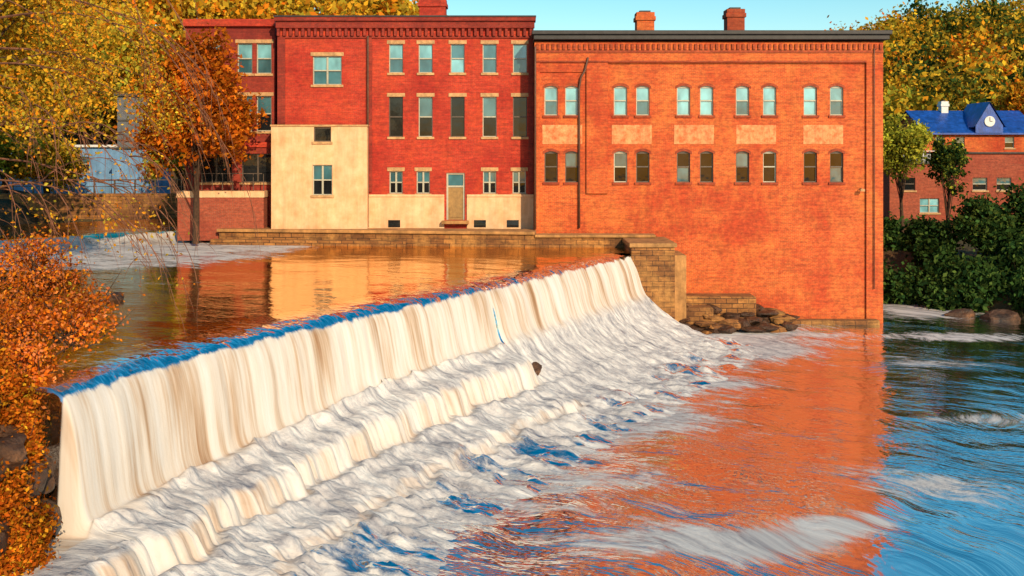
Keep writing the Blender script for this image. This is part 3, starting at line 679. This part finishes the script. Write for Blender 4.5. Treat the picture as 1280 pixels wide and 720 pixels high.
def shrub(name,items,pal,n,ls,seed,twigs=10,lo=.4):
    rg=np.random.default_rng(seed); p=empty(name); cs=[];br=[];mb=MB()
    for (c,r) in items:
        c=np.array(c,float); r=np.array(r,float)
        sub=rg.normal(size=(14,3)); sub/=np.linalg.norm(sub,axis=1)[:,None]; sub=c+sub*r*.72; cb=lo+(1.3-lo)*rg.random(14)
        k=rg.integers(0,14,n); d=rg.normal(size=(n,3))*r*.23; cs.append(sub[k]+d); br.append(cb[k])
        for t in range(twigs):
            e=sub[t%14]+rg.normal(size=3)*r*.35; s=c-np.array([0,0,r[2]*.9])+rg.normal(size=3)*r*.15
            mb.tube([s,(s+e)/2+rg.normal(size=3)*r*.1,e],[.03,.018,.005],4)
    cs=np.concatenate(cs); br=np.concatenate(br); v,q=leafquads(cs,ls,rg)
    npmesh('leaves',v,q,M['leaf'],p,col=leafcols(len(cs),pal,rg,br)); mb.build('stems',M['bark'],p)
    return p
it=[]
for i in range(56):
    t=random.random(); x=22.8+t*20; yb0=np.interp(x,[22.8,25,30,43],[73,69.0,61.0,55.5]); o=random.random()**1.6*8
    it.append(((x,yb0+o,.4+o*.42+random.random()*.6),(1.4+random.random()*.8,1.5,1.0+random.random()*.7)))
shrub('riverbank_shrubs',it,DGR+GRN[:2],1700,.17,61,3,lo=.3)
shrub('riverbank_shrubs',[((31,68,5.0),(2.0,2,1.6)),((34.5,68,5.4),(2.2,2,2)),((39,66,5),(3,2,2.2))],GRN+DGR,4500,.16,62,5)
it=[((-11.3,21.2,3.4),(1.0,1.4,1.5)),((-10.5,20.6,3.0),(.7,1.0,1.1)),((-10.0,20.7,2.2),(.6,.7,1.0)),((-9.85,20.4,1.1),(.6,.8,.8)),((-9.7,19.9,.4),(.6,.9,.7)),((-10.6,19.2,1.6),(.9,1.3,1.6)),((-12.0,22,4.9),(1.1,1.4,.9)),((-11.3,18.5,3.4),(1.1,1.5,1.2)),((-10.0,18.6,.3),(.8,1,.9)),((-10.7,21.6,4.3),(.6,.6,.6)),((-10.3,21.3,3.3),(.5,.5,.8))]
shrub('orange_shrub',it,ORG+RUS+YEL[:1],6000,.05,63,14,lo=.3)
it=[((-12.3,25.2,5.2),(1.5,1.6,1.0)),((-13.2,27.5,5.6),(1.6,1.6,1.3)),((-15.0,31,5.6),(1.8,1.8,1.2)),((-11.4,23.6,4.7),(1.0,1.0,.7)),((-11.0,22.8,3.9),(.8,.6,.6)),((-11.0,25.4,5.6),(1.2,1.0,.8)),((-12.6,27,6.6),(1.4,1.0,.8))]
shrub('orange_shrub',it,ORG+[(.72,.26,.09),(.65,.18,.06)],2600,.05,64,26,lo=.35)
def overhang():
    rg=np.random.default_rng(5); p=empty('overhanging_branches'); mb=MB(); lc=[]
    root=np.array([-17,27.5,5.0]); mb.tube([root-np.array([0,0,.6]),root+(.2,0,3),root+(.6,-.3,6.5),root+(1.0,-.5,10)],[.28,.22,.17,.1],8)
    def grow(s,d,length,r,lev):
        pts=[s]; n=10; q=s.copy(); dd=d.copy()
        for i in range(n):
            dd=dd+np.array([0,0,-.10-.03*lev])+rg.normal(size=3)*.045; dd/=np.linalg.norm(dd); q=q+dd*length/n; pts.append(q.copy())
            if lev<2 and i>1 and rg.random()<.75:
                nd=dd+rg.normal(size=3)*.35; nd/=np.linalg.norm(nd); grow(q.copy(),nd,length*(.28+.2*rg.random()),r*.5,lev+1)
            if rg.random()<.6: lc.append(q.copy())
        mb.tube(pts,[r*(1-.85*k/n) for k in range(n+1)],4)
    for i in range(11):
        z=2.6+i*.62; s=root+np.array([.3+.08*i,-.2,z]); a=rg.uniform(-.4,.2)
        grow(s,np.array([1,a,.40+.2*rg.random()]),rg.uniform(5.8,8.0),.045,0)
    mb.build('limbs',M['bark_l'],p)
    lc=np.array(lc); up=lc[:,2]>10.3; w_=np.where(up,1.0,.08)*(lc[:,0]<-9.5); w_/=w_.sum(); n=6500; i=rg.choice(len(lc),n,p=w_); cb=.5+.7*rg.random(len(lc))
    c=lc[i]+rg.normal(size=(n,3))*.22; v,q=leafquads(c,.05,rg)
    npmesh('leaves',v,q,M['leaf'],p,col=leafcols(n,YEL+ORG[:2],rg,cb[i]))
overhang()
def forest(name,pts,pals,per,ls,seed):
    rg=np.random.default_rng(seed); V=[];C=[]
    for (x,y,h,r) in pts:
        z=float(terrain(np.array([x]),np.array([y]))[0]); pal=pals[rg.integers(0,len(pals))]
        c0=np.array([x,y,z+h*.6]); ns=16; sub=rg.normal(size=(ns,3)); sub/=np.linalg.norm(sub,axis=1)[:,None]
        sub=c0+sub*np.array([r,r,h*.42])*(.5+.4*rg.random(ns))[:,None]; cb=(.35+.85*rg.random(ns))
        k=rg.integers(0,ns,per); c=sub[k]+rg.normal(size=(per,3))*r*.24
        v,_=leafquads(c,ls,rg); V.append(v); C.append(leafcols(per,pal,rg,cb[k]))
    V=np.concatenate(V); C=np.concatenate(C); npmesh(name,V,np.arange(len(V)).reshape(-1,4),M['leaf'],col=C)
pts=[]
rg=np.random.default_rng(77)
for yy in np.arange(112,172,7.5):
    for xx in np.arange(-118,4,7):
        pts.append((xx+rg.normal()*1.5,yy+rg.normal()*1.5,8+4*rg.random(),3.8+1.4*rg.random()))
pr=[]
for yy in np.arange(112,205,7.5):
    for xx in np.arange(44,120,7):
        if xx<yy*.33: continue
        pr.append((xx+rg.normal()*1.5,yy+rg.normal()*1.5,7+4*rg.random(),3.4+1.5*rg.random()))
forest('hillside_forest',pts,[YEL,ORG+YEL,YEL+ORG[:1],YEL],600,.48,1)
forest('hillside_forest',pr,[YEL+GRN,ORG+YEL,GRN+YEL[:2],DGR+YEL[:1],YEL,YEL+LIM],900,.36,2)
# ---------------------------------------------------------------- light, sky, camera
el=math.radians(25); az=math.radians(158)
sun=bpy.data.lights.new('sun','SUN'); sun.energy=5.0; sun.angle=math.radians(.5); sun.color=(1,.76,.48)
so=bpy.data.objects.new('sun',sun); link(so)
dv=Vector((math.sin(az)*math.cos(el),math.cos(az)*math.cos(el),math.sin(el))); so.rotation_euler=dv.to_track_quat('Z','Y').to_euler(); so.location=(10,-30,60)
w=bpy.data.worlds.new('World'); sc.world=w; w.use_nodes=True; nt=w.node_tree; bg=nt.nodes['Background']
sky=nt.nodes.new('ShaderNodeTexSky'); sky.sky_type='NISHITA'; sky.sun_disc=False; sky.sun_elevation=el; sky.sun_rotation=az; sky.ozone_density=1.5; sky.dust_density=.3; sky.air_density=1.1
hs=nt.nodes.new('ShaderNodeHueSaturation'); hs.inputs['Saturation'].default_value=1.5; hs.inputs['Hue'].default_value=.475
nt.links.new(sky.outputs[0],hs.inputs['Color']); nt.links.new(hs.outputs[0],bg.inputs[0]); bg.inputs[1].default_value=.14
cam=bpy.data.cameras.new('camera'); co=bpy.data.objects.new('camera',cam); link(co); co.location=(0,0,CH); co.rotation_euler=(math.radians(90),0,0)
cam.sensor_width=36; cam.lens=36; cam.shift_y=(195-360)/1280; cam.clip_end=4000; cam.clip_start=.1; sc.camera=co
